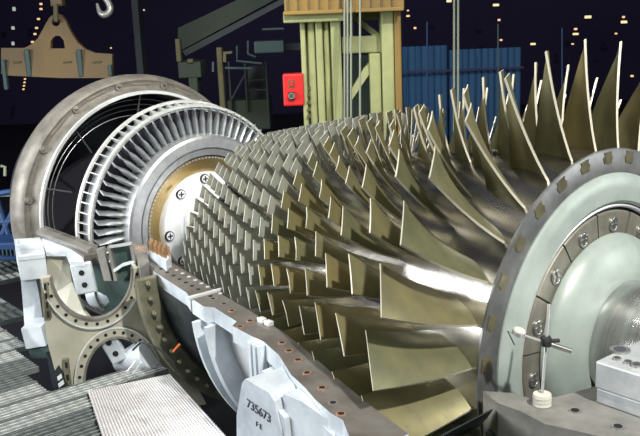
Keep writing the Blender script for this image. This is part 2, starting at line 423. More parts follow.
# ================================================================== LOWER CASING
case = thing('lower_casing', 'grey steel lower half casing with a bolted flange along the rotor', 'turbine casing')
inner = [(.10, -1.56), (-.13, -1.51), (-.5, -1.41), (-.9, -1.285), (-1.245, -1.195), (-1.7, -1.11), (-2.17, -1.04), (-2.6, -.955), (-3.1, -.868)]
outerA = [(-.056, -1.754), (-.187, -1.674), (-.278, -1.668), (-.441, -1.626), (-.575, -1.578), (-.744, -1.531), (-.996, -1.418), (-1.218, -1.357), (-1.334, -1.357), (-1.551, -1.338), (-1.595, -1.278), (-1.915, -1.23), (-1.975, -1.266), (-2.167, -1.237)]
outerB = [(-2.167, -1.237), (-2.303, -1.193), (-2.6, -1.145), (-2.931, -1.093), (-2.98, -1.05)]
def xy(p): return (p[0], p[1])
AX = (X, Y, Z)
pa = [(x, y) for x, y in inner[:7]] + [(-2.167, -1.237)] + outerA[::-1][1:] + [(.12, -1.80)]
pb = [(-2.182, -1.037)] + inner[7:] + [(-3.3, -.86), (-3.32, -1.0), (-2.98, -1.05)] + outerB[::-1][1:-1] + [(-2.182, -1.238)]
for sgn in (1, -1):
    for nm, pp, h in (('front_flange', pa, .10), ('rear_flange', pb, .09)):
        mb = MB().prism([(x, y*sgn) for x, y in pp], AX, (0, 0, 0), -h, 0, 0, 1)
        tag(mb.build(nm, [M['flange'], M['side']], case), 'brown-grey flange top with pale bare-steel edge')
# inner shell below the joint (half cone)
prof = [(.10, 1.56)] + [(x, -y) for x, y in inner[1:]] + [(-3.1, .93)] + [(x, -y+.06) for x, y in inner[1:-1]][::-1] + [(.10, 1.62)]
MB().lathe(prof, 64, -PI+.001, -.02, closed_prof=True, caps=True).build('inner_shell', M['dkcase'], case)
# pale web below front flange (barrel wall) on the visible side, with ribs
prof = [(-.02, 1.74), (-.35, 1.665), (-.7, 1.57), (-1.02, 1.42), (-1.02, 1.38), (-.7, 1.53), (-.35, 1.62), (-.02, 1.70)]
MB().lathe(prof, 40, -R(175), -R(3), closed_prof=True, caps=True).build('front_barrel', M['side'], case)
for x, ro, ri, hw in ((-1.06, 1.47, 1.25, .03), (-1.24, 1.31, 1.2, .02)):
    MB().lathe([(x-hw, ri), (x+hw, ri), (x+hw, ro), (x-hw, ro)], 40, -R(178), -R(4), closed_prof=True, caps=True).build('rib_hoop', M['side'], case)
# channel ring at x=-2
MB().lathe([(-2.06, 1.12), (-1.90, 1.14), (-1.90, 1.30), (-1.93, 1.31), (-1.94, 1.24), (-2.03, 1.24), (-2.04, 1.31), (-2.07, 1.31)], 48, -R(178), -R(5), closed_prof=True, caps=True).build('channel_ring', M['side'], case)
for k in range(9):
    t = R(-26-k*1.1 if k > 5 else -16-k*2.4)
    MB().box(pol(-1.985, 1.245, t), (.05, .012, .02), (X, pol(0, 1, t+PI/2), pol(0, 1, t))).build('ring_slot', M['ink'], case)
# middle barrel between channel ring and ribs
MB().lathe([(-1.90, 1.16), (-1.28, 1.24), (-1.28, 1.22), (-1.90, 1.13)], 40, -R(178), -R(3), closed_prof=True, caps=True).build('middle_barrel', M['white'], case)
# gusset web triangle between flange and ring
# dark discharge shell and stud band
MB().lathe([(-2.80, 1.13), (-2.3, 1.10), (-2.07, 1.12), (-2.07, 1.02), (-2.7, 1.02)], 48, -R(178), -R(4), closed_prof=True, caps=True).build('discharge_shell', M['dkcase'], case)
band = MB().lathe([(-2.86, 1.10), (-2.81, 1.135), (-2.79, 1.15), (-2.785, 1.27), (-2.80, 1.285), (-2.86, 1.285)], 64, -R(178), -R(.3), closed_prof=True, caps=True).build('stud_band', M['tan'], case)
for k in range(16):
    t = -R(1.5+5.2*k); n_ = X
    c = pol(-2.785, 1.219, t)
    s_ = MB().cyl(c+X*.012, X, .023, .05, 10, 0, .019); s_.cyl(c+X*.042, X, .014, .02, 8)
    s_.build('stud', M['tan'], band)
# vertical guide bracket near the joint
c0 = onz(259, 340); cc = Vector((c0.x, c0.y-.005, 0))
gb = MB(); 
for dx in (-.045, 0, .045): gb.rbox((cc.x+dx, cc.y-.01, -.19), (.028, .05, .36), .005)
gb.build('guide_bracket', M['side'], case)
# lug with stamped number
lug = MB()
lp = [(-.93, -.05), (-.90, -.02), (-.70, -.03), (-.66, -.06), (-.62, -.2), (-.60, -.9), (-1.06, -.9), (-1.0, -.25)]
lug.prism(lp, (X, Z, Y), (0, -1.70, 0), 0, .30)
lug.prism([(-.66, -.10), (-.60, -.13), (-.53, -.9), (-.61, -.9)], (X, Z, Y), (0, -1.685, 0), -.005, .28)
lo = tag(lug.build('support_lug', M['side'], case), 'pale steel lug with a stamped number')
lug2 = MB()
lug2.prism([(-.645, -.03), (-.50, -.02), (-.20, -.06), (-.12, -.2), (-.26, -.95), (-.56, -.95)], (X, Z, Y), (0, -1.66, 0), -.0, .14)
lug2.build('side_web', M['side'], case)
def text_mesh(txt, size, name, m, org, A, B, parent, depth=.002):
    cu = bpy.data.curves.new(name, 'FONT'); cu.body = txt; cu.size = size; cu.extrude = depth; cu.align_x = 'CENTER'; cu.align_y = 'CENTER'
    to = bpy.data.objects.new(name, cu); C.objects.link(to)
    bpy.context.view_layer.update()
    me = bpy.data.meshes.new_from_object(to.evaluated_get(bpy.context.evaluated_depsgraph_get()))
    bpy.data.objects.remove(to); N = A.cross(B)
    Mx = Matrix(((A.x, B.x, N.x, org.x), (A.y, B.y, N.y, org.y), (A.z, B.z, N.z, org.z), (0, 0, 0, 1)))
    me.transform(Mx); me.materials.clear(); me.materials.append(m)
    o = bpy.data.objects.new(name, me); C.objects.link(o); o.parent = parent; return o
text_mesh('735673', .068, 'stamped_number', M['ink'], Vector((-.795, -1.702, -.155)), (X+Z*-.10).normalized(), (Z+X*.10).normalized(), lo)
text_mesh('F E', .04, 'stamped_letters', M['ink'], Vector((-.80, -1.702, -.235)), (X+Z*-.10).normalized(), (Z+X*.10).normalized(), lo)
# flange holes with copper rims
for px, py, cop in [(232, 311, 1), (224, 304, 0), (213, 299, 0), (240, 327, 1), (250, 321, 1), (282, 343, 1), (289, 351, 1), (298, 360, 1), (307, 373, 1), (322, 388, 1), (333, 403, 0), (341, 414, 1)]:
    p = onz(px, py, 0)
    h = MB().cyl(p+Z*.0005, Z, .024, .005, 20, 0); h.cyl(p+Z*.002, Z, .015, .005, 16, 1)
    h.build('flange_hole', [M['copper'] if cop else M['concrete'], M['black']], case)
for i in range(9):
    px = 161+i*6.2; p = onz(px, 269+i*3.4, 0)
    for q in (0, 1):
        pp = p+Vector((.0, .075*q, 0)); MB().cyl(pp+Z*.001, Z, .014, .005, 12).build('flange_hole', M['black'] if q == 0 else M['exhw'], case)
# raised keys on flange
for px, py in ((269, 325), (262, 322)):
    p = onz(px, py, 0); MB().rbox(p+Z*.012, (.05, .04, .03), .006).build('raised_key', M['exhw'], case)
p = onz(207, 293, 0); MB().rbox((-2.175, -1.13, .006), (.03, .26, .02), .004).build('joint_strip', M['exhw'], case)
# inlet guide vanes in the lower half, at the front
for k in range(7):
    t = -R(2.0+9*k)
    er = pol(0, 1, t); et = pol(0, 1, t+PI/2)
    V = []
    for rr in (1.07, 1.56):
        for a, b in ((.006, .0), (.0, .002), (-.05, -.05), (-.09, -.12), (-.086, -.122), (-.03, -.055)):
            V.append(Vector((.14+a, 0, 0))+er*rr+et*b)
    n = 6; F = [(k2, (k2+1) % n, n+(k2+1) % n, n+k2) for k2 in range(n)]+[tuple(range(n)), tuple(range(n, 2*n))]
    MB().add(V, F).build('guide_vane', M['dkcase'], case)
MB().lathe([(.09, 1.0), (.19, 1.0), (.19, 1.07), (.09, 1.07)], 48, -R(172), -R(9), closed_prof=True, caps=True).build('inlet_inner_ring', M['dkcase'], case)
MB().lathe([(.12, 1.56), (.45, 1.60), (.45, 1.75), (.12, 1.72)], 48, -R(178), -R(2), closed_prof=True, caps=True).build('inlet_outer_ring', M['dkcase'], case)

# ================================================================== CAN SUPPORT PLATE (yoke with the round openings)
u = Vector((.4, .917, 0)).normalized(); nrm = Vector((u.y, -u.x, 0)); P0 = Vector((-3.241, -1.416, 0))
def ell(cx, cz, a, b, t0, t1, n): return [(cx+a*math.cos(R(t0+(t1-t0)*k/n)), cz+b*math.sin(R(t0+(t1-t0)*k/n))) for k in range(n+1)]
yoke = thing('can_support_plate', 'cream steel bulkhead plate with a half-round cutout above a round opening', 'steel plate')
U_in = ell(0, 0.0, .285, .355, 180, 360, 28)
A_in = ell(.115, -.86, .25, .355, 180, 0, 28)
poly_l = [(-.36, -.005), (-.365, -.25), (-.355, -.52), (-.325, -.74), (-.285, -.90), (-.285, -1.15), (-.135, -1.15)] + A_in + [(.365, -1.15), (.75, -1.15), (.62, -.82), (.51, -.63), (.431, -.49), (.377, -.25), (.345, -.01)] + U_in[::-1]
yp = MB().prism(poly_l, (u, Z, nrm), P0, -.05, .0).build('plate', M['cream'], yoke)
def ellband(cx, cz, a0, b0, a1, b1, t0, t1, n, h0, h1):
    mb = MB(); V = []; F = []
    for k in range(n+1):
        t = R(t0+(t1-t0)*k/n); c, s_ = math.cos(t), math.sin(t)
        for (a, b, h) in ((a0, b0, h0), (a1, b1, h0), (a1, b1, h1), (a0, b0, h1)): V.append(P0+u*(cx+a*c)+Z*(cz+b*s_)+nrm*h)
    for k in range(n):
        for j in range(4): F.append((k*4+j, k*4+(j+1) % 4, k*4+4+(j+1) % 4, k*4+4+j))
    F += [(0, 1, 2, 3), (n*4, n*4+3, n*4+2, n*4+1)]
    return mb.add(V, F)
for (cx, cz, ai, bi, ao, bo, t0, t1, nb) in ((0, 0, .285, .355, .345, .418, 180, 360, 13), (.115, -.86, .25, .355, .315, .425, -20, 200, 17)):
    rg = ellband(cx, cz, ai, bi, ao, bo, t0, t1, 48, -.01, .022).build('bolt_ring', M['tan'] if 0 else M['cream'], yoke)
    ellband(cx, cz, ao-.004, bo-.004, ao+.006, bo+.006, t0, t1, 48, .018, .03).build('ring_lip', M['exhw'], yoke)
    ellband(cx, cz, ai-.010, bi-.010, ai+.006, bi+.006, t0, t1, 48, -.03, .032).build('inner_lip', M['exh'], yoke)
    for k in range(nb):
        t = R(t0+(t1-t0)*(k+.5)/nb); p = P0+u*(cx+(ai+ao)/2*math.cos(t))+Z*(cz+(bi+bo)/2*math.sin(t))+nrm*.022
        MB().cyl(p, nrm, .0125, .008, 12).build('bolt_hole', M['black'], rg)
for su, z0, z1 in ((-.33, -.03, -.30), (-.245, -.62, -1.0)):
    sp = MB().rbox(P0+u*su+Z*((z0+z1)/2)+nrm*.014, (.045, z0-z1, .03), .004, (u, Z, nrm)).build('slotted_strip', M['tan'], yoke)
    for k in range(4):
        MB().rbox(P0+u*su+Z*(z0-(k+.5)*(z0-z1)/4)+nrm*.029, (.018, .045, .006), .002, (u, Z, nrm)).build('strip_slot', M['black'], sp)

# things seen through the openings
wb = thing('drilled_bracket', 'white bracket with two dark holes seen inside the half-round cutout', 'bracket', loc=(0, 0, 0))
def bracket(t, px0, py0, D, w, h, tilt, m=M['side']):
    c = at(px0, py0, D); a = (HX*math.cos(tilt)+Z*math.sin(tilt)); b = (Z*math.cos(tilt)-HX*math.sin(tilt)); n_ = -HY
    pl_ = MB().rbox(c, (w, h, .05), .012, (a, b, n_)).build('bracket_plate', m, t)
    for q in (.2, -.2):
        MB().cyl(c+b*h*q+n_*.026, n_, .022, .006, 16).build('hole', M['black'], pl_)
bracket(wb, 84, 278, 6.62, .16, .24, R(8))
tp = thing('transition_piece', 'pale ribbed duct casting lying across behind the half-round cutout', 'duct')
a, b = at(92, 296, 6.95), at(128, 288, 6.85)
MB().tube([a, a.lerp(b, .3), a.lerp(b, .6), b], [.09, .12, .125, .12], 16).build('duct_body', M['side'], tp)
MB().tube([a.lerp(b, .28), a.lerp(b, .34)], .14, 16).build('duct_collar', M['capm'], tp)
wb2 = thing('drilled_bracket', 'white bracket with two dark holes seen inside the lower round opening', 'bracket')
bracket(wb2, 113, 347, 6.45, .13, .24, R(-42)*-1*.6)
tp2 = thing('transition_piece', 'pale curved duct casting inside the lower round opening', 'duct')
a, b = at(118, 364, 6.6), at(142, 356, 6.5)
MB().tube([a, a.lerp(b, .5), b, b+(b-a)*.3], [.06, .09, .115, .115], 20).build('duct_body', M['side'], tp2)
MB().tube([at(127, 372, 6.1), at(136, 361, 6.1)], .006, 8).build('rod', M['chrome'], tp2)
MB().tube([at(133, 373, 6.1), at(142, 362, 6.1)], .006, 8).build('rod', M['chrome'], tp2)
MB().lathe([(-3.7, 1.25), (-3.2, 1.05), (-3.0, 1.02), (-3.0, 1.0), (-3.2, 1.0), (-3.7, 1.2)], 40, -R(170), -R(2), closed_prof=True, caps=True).build('liner_panel', M['teal'], yoke)
cp = thing('curved_wall_panel', 'cream curved casing panel behind the left arm of the cutout', 'panel')
q = [at(47, 256, 6.95), at(67, 254, 6.95), at(72, 282, 6.9), at(84, 312, 6.85), at(100, 330, 6.8), at(60, 330, 6.9), at(44, 300, 7.0)]
MB().add(q+[p+HY*.05 for p in q], [tuple(range(7)), tuple(range(7, 14))[::-1]]+[(i, (i+1) % 7, 7+(i+1) % 7, 7+i) for i in range(7)]).build('panel_sheet', M['cream'], cp)
sh = MB(); A_, B_ = at(70, 240, 6.98), at(86, 252, 6.6)

# exhaust frame flange running back to the big ring
ef = thing('exhaust_frame_flange', 'long worn flange bar running from the exhaust ring towards the cutout plate', 'flange')
def quadz(pts, z, h, name, m, parent, z2=None):
    P = [onz(px, py, z) for px, py in pts]
    mb = MB(); n = len(P); mb.add(P+[p-Z*h for p in P], [tuple(range(n)), tuple(range(n, 2*n))[::-1]]+[(i, (i+1) % n, n+(i+1) % n, n+i) for i in range(n)])
    return mb.build(name, m, parent)
quadz([(38, 229), (46, 226), (98, 245), (96, 254), (84, 256), (76, 250)], .02, .08, 'flange_bar', M['flange'], ef)
quadz([(36, 231), (42, 227), (92, 247), (88, 250)], .045, .03, 'flange_rib', M['concrete'], ef)
quadz([(40, 237), (60, 240), (82, 254), (84, 262), (70, 262), (66, 252), (46, 252)], .0, .035, 'flange_pad', M['side'], ef)
# window frame bracket
wf = thing('window_frame_bracket', 'grey open frame with dark panels between the turbine wheel and the cutout plate', 'frame')
fr = [(96, 249), (112, 244), (130, 243), (139, 276), (122, 281), (104, 281)]
def scr(pts, D, d, name, m, parent):
    P = [at(px, py, D) for px, py in pts]; n = len(P)
    return MB().add(P+[p+HY*d for p in P], [tuple(range(n)), tuple(range(n, 2*n))[::-1]]+[(i, (i+1) % n, n+(i+1) % n, n+i) for i in range(n)]).build(name, m, parent)
scr([(107, 247), (110, 246), (117, 281), (114, 281)], 6.45, .06, 'frame_post', M['concrete'], wf)
scr([(96, 250), (103, 248), (112, 281), (104, 281)], 6.5, .06, 'frame_post', M['concrete'], wf)
scr([(129, 244), (132, 243), (138, 276), (135.5, 277)], 6.45, .04, 'frame_post', M['concrete'], wf)
scr([(109, 246.5), (131, 243), (131.5, 245), (109.5, 248.5)], 6.44, .04, 'frame_rail', M['capm'], wf)
scr([(113, 270), (122, 264), (134, 261), (134.5, 263), (123, 266.5), (114, 272.5)], 6.44, .03, 'frame_rail', M['side'], wf)
scr([(131, 263), (137, 268), (133, 270)], 6.42, .03, 'corner_wedge', M['exhw'], wf)
scr([(108, 247), (132, 243), (138, 280), (114, 282)], 6.52, .03, 'back_panel', M['teal'], wf)
# end block next to it
eb = thing('flange_end_block', 'small grey block with a copper-topped stud row beside the turbine wheel', 'block')
quadz([(133, 247), (146, 244), (149, 262), (140, 268)], .03, .14, 'block_body', M['concrete'], eb)
for k in range(6):
    p = onz(134+k*2.3, 244.5+k*.6, .05); MB().cyl(p-Z*.015, Z, .007, .03, 8).build('stud', M['copper'], eb)
rk = thing('stud_rack', 'white box holding two rows of copper studs on the casing flange', 'stud rack')
quadz([(147, 249), (152, 246), (171, 255), (166, 261)], .075, .075, 'rack_box', M['side'], rk)
for j in range(2):
    for k in range(9):
        p = onz(149+k*2.1+j*3.4, 250+k*1.05-j*2.2, .075); MB().cyl(p+Z*.035, Z, .008, .075, 8).build('stud', M['copper'] if (k+j) % 2 else M['gold'], rk)
# left white block
wl = thing('white_pedestal_block', 'bright white steel block with a square recess below the exhaust ring', 'block')
Q = [Vector((-4.703, -1.438, 0)), Vector((-4.58, -1.25, 0)), Vector((-4.007, -1.452, 0)), Vector((-4.081, -1.639, 0))]
def quadprism(Q, h, z=0): return MB().add([q+Z*z for q in Q]+[q+Z*(z-h) for q in Q], [(0, 1, 2, 3), (7, 6, 5, 4)]+[(i, (i+1) % 4, 4+(i+1) % 4, 4+i) for i in range(4)])
quadprism(Q, .16, -.03).build('block_body', M['side'], wl)
cen = sum(Q, Vector())/4
for i in range(4):
    a, b = Q[i], Q[(i+1) % 4]; ai, bi = a.lerp(cen, .22), b.lerp(cen, .22)
    quadprism([a, b, bi, ai], .04, .0).build('recess_rim', M['side'], wl)
F0 = [onz(18, 257, -.0), onz(67, 254, 0)]
scr([(18, 257), (46, 255), (50, 264), (56, 277), (21, 281)], 7.28, .12, 'front_plate', M['side'], wl)
scr([(21, 281), (36, 279.5), (40, 300), (44, 330), (25, 332)], 7.30, .15, 'leg', M['side'], wl)
sc = thing('small_step_block', 'small pale step block standing at the edge of the walkway', 'block')
scr([(21, 329), (41, 327), (46, 346), (26, 349)], 6.9, .25, 'block_body', M['side'], sc)
scr([(28, 349), (46, 346), (50, 352), (48, 358), (31, 359)], 6.92, .2, 'block_foot', M['teal'], sc)
ft = thing('striped_foot', 'dark machine foot with two white stripes beside the cutout plate', 'machine foot')
scr([(46, 352), (53, 350), (68, 387), (53, 389)], 6.35, .12, 'foot_body', M['dkcase'], ft)
scr([(57, 377), (61, 374), (62, 378), (58, 381)], 6.33, .01, 'white_stripe', M['exhw'], ft)
scr([(58, 384), (63, 380), (64, 384), (59, 388)], 6.33, .01, 'white_stripe', M['exhw'], ft)
# orange tag wire on stud band
tw = thing('cable_loop', 'thin black cable looping from the lower opening with an orange tie', 'cable')
P = [at(*p) for p in ((133, 350, 5.2), (141, 342, 5.1), (152, 345, 5.05), (165, 353, 5.0), (173, 362, 5.0), (176, 373, 5.0))]
MB().tube(P, .006, 6).build('cable', M['black'], tw)
MB().tube([at(173, 352, 4.97), at(176, 348, 4.97), at(180, 344, 4.97)], .006, 6).build('tie', M['orange'], tw)

# ================================================================== BEARING BLOCK
bp_ = thing('bearing_pedestal', 'heavy grey bearing pedestal block in front of the rotor end disc', 'bearing block')
top = [(.052, -1.03), (.115, -1.08), (.19, -1.06), (.23, -1.11), (.33, -1.03), (.36, -1.03), (.80, -.87), (1.3, -.86), (1.3, -.30), (.30, -.30), (.235, -.47), (.235, -.80), (.19, -.90), (.06, -1.0)]
pp = [tuple(onz(*q)[:2]) for q in ((483, 391), (498, 403), (520, 411), (545, 424))]+[(.80, -.97), (1.3, -.93), (1.3, -.30), (.47, -.30)]+[tuple(onz(*q)[:2]) for q in ((599, 374), (597, 386), (575, 392), (556, 397), (530, 398), (512, 393))]
MB().prism(pp, AX, (0, 0, 0), -.5, 0).build('block_body', M['concrete'], bp_)
for px, py in ((575, 411), (618, 427)):
    p = onz(px, py); h = MB().cyl(p+Z*.001, Z, .028, .006, 24, 0); h.cyl(p+Z*.003, Z, .018, .006, 20, 1); h.build('threaded_hole', [M['boltm'], M['black']], bp_)
cap = thing('bearing_housing', 'squared pale grey bearing cap with bolts at the right edge', 'bearing cap')
MB().rbox((.86, -.47, .135), (.80, .58, .125), .008).build('cap_top', M['capm'], cap)
MB().rbox((.865, -.465, .036), (.80, .575, .069), .006).build('cap_base', M['capm'], cap)
for px, py, r in ((620, 351, .045), (617, 359.5, .018), (628, 363, .018), (637, 366, .026)):
    p = onz(px, py, .1985); h = MB().cyl(p+Z*.004, Z, r, .012, 24, 0); h.cyl(p+Z*.008, Z, r*.62, .008, 20, 1); h.build('cap_bolt', [M['boltm'], M['ink']], cap)

# ================================================================== DIAL INDICATOR STAND
B0 = onz(542, 405, 0)
di = thing('dial_indicator_stand', 'dial indicator on a post and cross rod above a white round magnetic base', 'measuring stand', loc=(B0.x, B0.y, 0))
def rel(p): return Vector(p)-Vector((B0.x, B0.y, 0))
mbs = MB().lathe([(0, 0), (0, .046), (.006, .049), (.030, .046), (.034, .049), (.060, .047), (.064, .050), (.088, .046), (.09, .0)], 28)
rot = Matrix.Rotation(-PI/2, 4, 'Y'); mbs.v = [tuple(rot @ Vector(v)) for v in mbs.v]
mbs.v = [(v[0]*.85, v[1]*.85, abs(v[2])*.62) for v in mbs.v]
mbs.build('magnetic_base', M['magw'], di)
def stp(px, py): return rel(CAM + ray(px, py)*((B0-CAM).dot(FW)))
t0 = Vector((0, 0, .06)); t1 = stp(549, 304)
MB().tube([t0, t1], .0065, 10).build('post', M['chrome'], di)
cl = stp(546, 341)
cm = MB().rbox(cl, (.045, .04, .045), .008, (HX, HY, Z)); cm.cyl(cl+HX*.03, HX, .009, .06, 10); cm.cyl(cl-HY*.03, HY, .014, .03, 12)
cm.build('clamp', M['lampb'], di)
a, b = stp(519, 334), stp(571, 351)
MB().tube([a, a.lerp(b, .55)], .006, 10).build('cross_rod', M['chrome'], di)
MB().tube([a.lerp(b, .55), b], .012, 12).build('rod_grip', M['boltm'], di)
gd = (Z*.9-HY*.25+HX*.2).normalized()
gg = MB().cyl(a+Z*.008, gd, .030, .020, 24, 0); gg.cyl(a+Z*.008+gd*.011, gd, .024, .004, 24, 1)
gg.build('gauge', [M['chrome'], M['magw']], di)
MB().tube([a-HX*.02+Z*.0, a-HX*.05+Z*.015, a-HX*.02-Z*.05], .003, 6).build('probe_arm', M['lampb'], di)

# ================================================================== WALKWAY
def plank(x0, x1, y0, y1, z, rows, m, per=.04, amp=.012, label='serrated galvanised steel plank of the walkway floor', group='walkway planks', md=None):
    t = thing('walkway_plank', label, 'walkway plank', group, loc=(x1, y1, z))
    o = Vector((x1, y1, z)); w = x1-x0
    tr = MB()
    tr.box(Vector(((x0+x1)/2, (y0+y1)/2, z-.03))-o, (w-.006, y1-y0, .01))
    for sx in (x0+.006, x1-.006): tr.box(Vector((sx, (y0+y1)/2, z-.015))-o, (.008, y1-y0, .045))
    tr.build('tray', md or M['grated'], t)
    sr = MB(); n = int((y1-y0)/per)
    for k in range(rows):
        xr = x0+w*(k+.5)/rows; V = []; F = []
        for i in range(n+1):
            y = y0+(y1-y0)*i/n; s_ = 1 if i % 2 else -1
            zz = z+(.006 if i % 2 else -.004); xo = xr+s_*amp
            for dx, dz in ((-.008, 0), (.008, 0), (.008, -.014), (-.008, -.014)): V.append(Vector((xo+dx, y, zz+dz))-o)
        for i in range(n):
            for j in range(4): F.append((i*4+j, i*4+(j+1) % 4, i*4+4+(j+1) % 4, i*4+4+j))
        sr.add(V, F)
    sr.build('serrated_tread', m, t)
    return t
ZG = -.75
xs = [-2.05, -2.25, -2.45, -2.66, -2.88, -3.10]
plank(-2.25, -2.05, -2.9, -1.93, ZG, 4, M['grate'], label='short serrated plank at the lower left corner, left of the pale tread plate')
plank(-2.46, -2.26, -2.9, -1.85, ZG, 4, M['grated'], label='darker serrated plank just left of the pale tread plate')
plank(-2.67, -2.47, -2.9, -1.78, ZG, 4, M['grated'], label='dark serrated plank meeting the left edge of the pale tread plate')
plank(-2.88, -2.68, -2.9, -1.70, ZG, 4, M['grate'], label='serrated plank meeting the far left corner of the pale tread plate')
plank(-3.11, -2.89, -2.9, -1.06, ZG, 5, M['grate'], label='long serrated plank running behind the pale tread plate to the cutout plate')
x = -3.12
while x > -7.2:
    w = .24; plank(x-w, x, -3.0, -1.86 if x > -3.5 else -1.74 if x > -4.1 else -1.62 if x > -4.8 else -1.33 if x > -6.1 else -.6, ZG, 5, M['grate'] if int(-x*10) % 3 else M['grated'], label='serrated steel plank of the walkway stretching along the turbine at the left')
    x -= w+.012
tpz = ZG+.035
tp_ = thing('tread_plate', 'pale grey dimpled tread plate lying on the walkway', 'tread plate')
c4 = [onz(88, 391, tpz), onz(170, 374, tpz), onz(228, 438, tpz), onz(106, 446, tpz)]
quadprism(c4, .02).build('plate_sheet', M['plate'], tp_)
ov = MB(); nu, nv = 34, 26
for i in range(nu):
    V = []; F = []
    a = c4[0].lerp(c4[1], (i+.5)/nu); b = c4[3].lerp(c4[2], (i+.5)/nu); dd = (c4[1]-c4[0]).normalized()*.006
    m_ = 60
    for j in range(m_+1):
        p = a.lerp(b, j/m_); hz = .006 if j % 2 else .001
        V += [p-dd, p+Z*hz, p+dd]
    for j in range(m_): F += [(j*3, j*3+1, j*3+4, j*3+3), (j*3+1, j*3+2, j*3+5, j*3+4)]
    ov.add(V, F)
ov.build('tread_rows', M['plate'], tp_)

# ================================================================== HALL
def struct(mb, name, m): o = mb.build(name, m); o['kind'] = 'structure'; return o
FZ = -2.4
def bgc(px, py, D): return at(px, py, D)
fc = CAM+HY*16; fc.z = FZ
struct(MB().box(fc-Z*.1, (60, 60, .2), (HX, HY, Z)), 'floor', M['floor'])
struct(MB().box(CAM+HY*40+Z*6, (60, .3, 24), (HX, HY, Z)), 'wall_back', M['navy'])
struct(MB().box(CAM+HY*12-HX*24+Z*6, (.3, 60, 24), (HX, HY, Z)), 'wall_left', M['navy'])
struct(MB().box(CAM+HY*12+HX*26+Z*6, (.3, 60, 24), (HX, HY, Z)), 'wall_right', M['navy'])
def bgpoly(pts, D, d, name, m, parent=None):
    P = [at(px, py, D) for px, py in pts]; n = len(P)
    return MB().add(P+[p+HY*d for p in P], [tuple(range(n)), tuple(range(n, 2*n))[::-1]]+[(i, (i+1) % n, n+(i+1) % n, n+i) for i in range(n)]).build(name, m, parent)
def bgbox(px0, px1, py0, py1, D, d, name, m, parent=None, r=.02):
    a = at((px0+px1)/2, (py0+py1)/2, D); w = (px1-px0)/FPX*D; h = (py1-py0)/FPX*D
    return MB().rbox(a+HY*d/2, (w, d, h), min(r, w/4, h/4, d/4), (HX, HY, Z)).build(name, m, parent)

# blue curtain wall
cu = thing('blue_curtain_wall', 'tall dark blue corrugated partition behind the rotor blades', 'partition')
D = 18; a = at(404, 160, D); b = at(521, 160, D)
def corr(px0, px1, py0, py1, D, m, parent, name, nf, amp=.02):
    A = at(px0, py0, D); W = (px1-px0)/FPX*D; H = (py1-py0)/FPX*D; V = []; F = []; n = nf*8
    for i in range(n+1):
        q = A+HX*(W*i/n)+HY*(amp*math.sin(2*PI*nf*i/n)*(.7+.3*math.sin(i*.37)))
        V += [q, q-Z*H, q+HY*.04, q-Z*H+HY*.04]
    for i in range(n):
        k = i*4; F += [(k, k+1, k+5, k+4), (k+2, k+6, k+7, k+3), (k, k+4, k+6, k+2), (k+1, k+3, k+7, k+5)]
    return MB().add(V, F, 0, True).build(name, m, parent)
corr(402, 447, 47, 190, 18, M['blue'], cu, 'curtain_panel', 7)
corr(449, 521, 50, 190, 18, M['blue'], cu, 'curtain_panel', 11)
bgbox(400, 524, 69, 71, 17.85, .08, 'panel_rail', M['navy'], cu)
# column
co = thing('yellow_steel_column', 'pale yellow fluted steel column with open diagonal bracing', 'column')
Dc = 11.5; bot = 260
for px0, px1, dd in ((303, 308, 0), (310, 317, .05), (318, 325, 0), (326, 331, .05), (333, 343, -.05)):
    bgbox(px0, px1, -60, bot, Dc+dd, .3, 'flute', M['coly'], co)
bgbox(303, 343, -60, bot, Dc+.2, .3, 'column_web', M['coly'], co)
bgbox(383, 395, -60, bot, Dc, .5, 'column_post', M['coly'], co)
bgbox(372, 383, 55, bot, Dc+.25, .2, 'column_post', M['coly'], co)
tag(bgbox(395.5, 402.5, -60, bot, Dc, .5, 'orange_edge', M['yellow'], co), 'orange-yellow edge strip')
bgbox(342, 386, 36, 53, Dc+.1, .2, 'cross_member', M['coly'], co)
bgpoly([(345, 12), (352, 12), (385, 38), (378, 40)], Dc+.1, .15, 'diagonal_brace', M['coly'], co)
bgpoly([(352, 100), (350, 92), (364, 68), (374, 58), (377, 66), (368, 76)], Dc+.1, .15, 'diagonal_brace', M['coly'], co)
bgpoly([(349, 8), (349, 36), (353, 36), (353, 8)], Dc+.08, .1, 'thin_stile', M['coly'], co)
bgbox(340, 396, 12, 20, Dc+.15, .2, 'cross_member', M['coly'], co)
for i in range(5):
    p = at(309, 88+i*7, Dc-.01); MB().cyl(p, HY, .025, .03, 10).build('rivet', M['olive'], co)
bgpoly([(344, 55), (372, 55), (372, 140), (344, 140)], Dc+1.6, .1, 'back_panel', M['dkgreen'], co)
tb_ = thing('golden_crane_beam', 'golden yellow riveted girder resting on top of the pale yellow column', 'girder')
bgbox(283, 404, -50, 12, Dc-.5, .35, 'web', M['yellow'], tb_)
bgbox(283, 345, 11, 22, Dc-.45, .3, 'lower_chord', M['coly'], tb_)
for k in range(11):
    bgbox(286+k*10.5, 287.5+k*10.5, -50, 10, Dc-.55, .05, 'stiffener', M['beamy'], tb_, .005)
bgbox(283, 404, 9, 13, Dc-.6, .12, 'flange_strip', M['yellow'], tb_)
for i, px in enumerate((344.5, 347.5, 351, 360)):
    t = MB().tube([at(px, -30, Dc-.7-.05*i), at(px, 150, Dc-.7-.05*i)], .013, 6)
    tag(t.build('hanging_cable', M['cable']), ['leftmost thin cable hanging before the yellow column bracing', 'second thin cable from the left before the yellow column bracing', 'third thin cable from the left before the yellow column bracing', 'rightmost thin cable hanging before the yellow column bracing'][i], 'cable', 'cables on the yellow column')
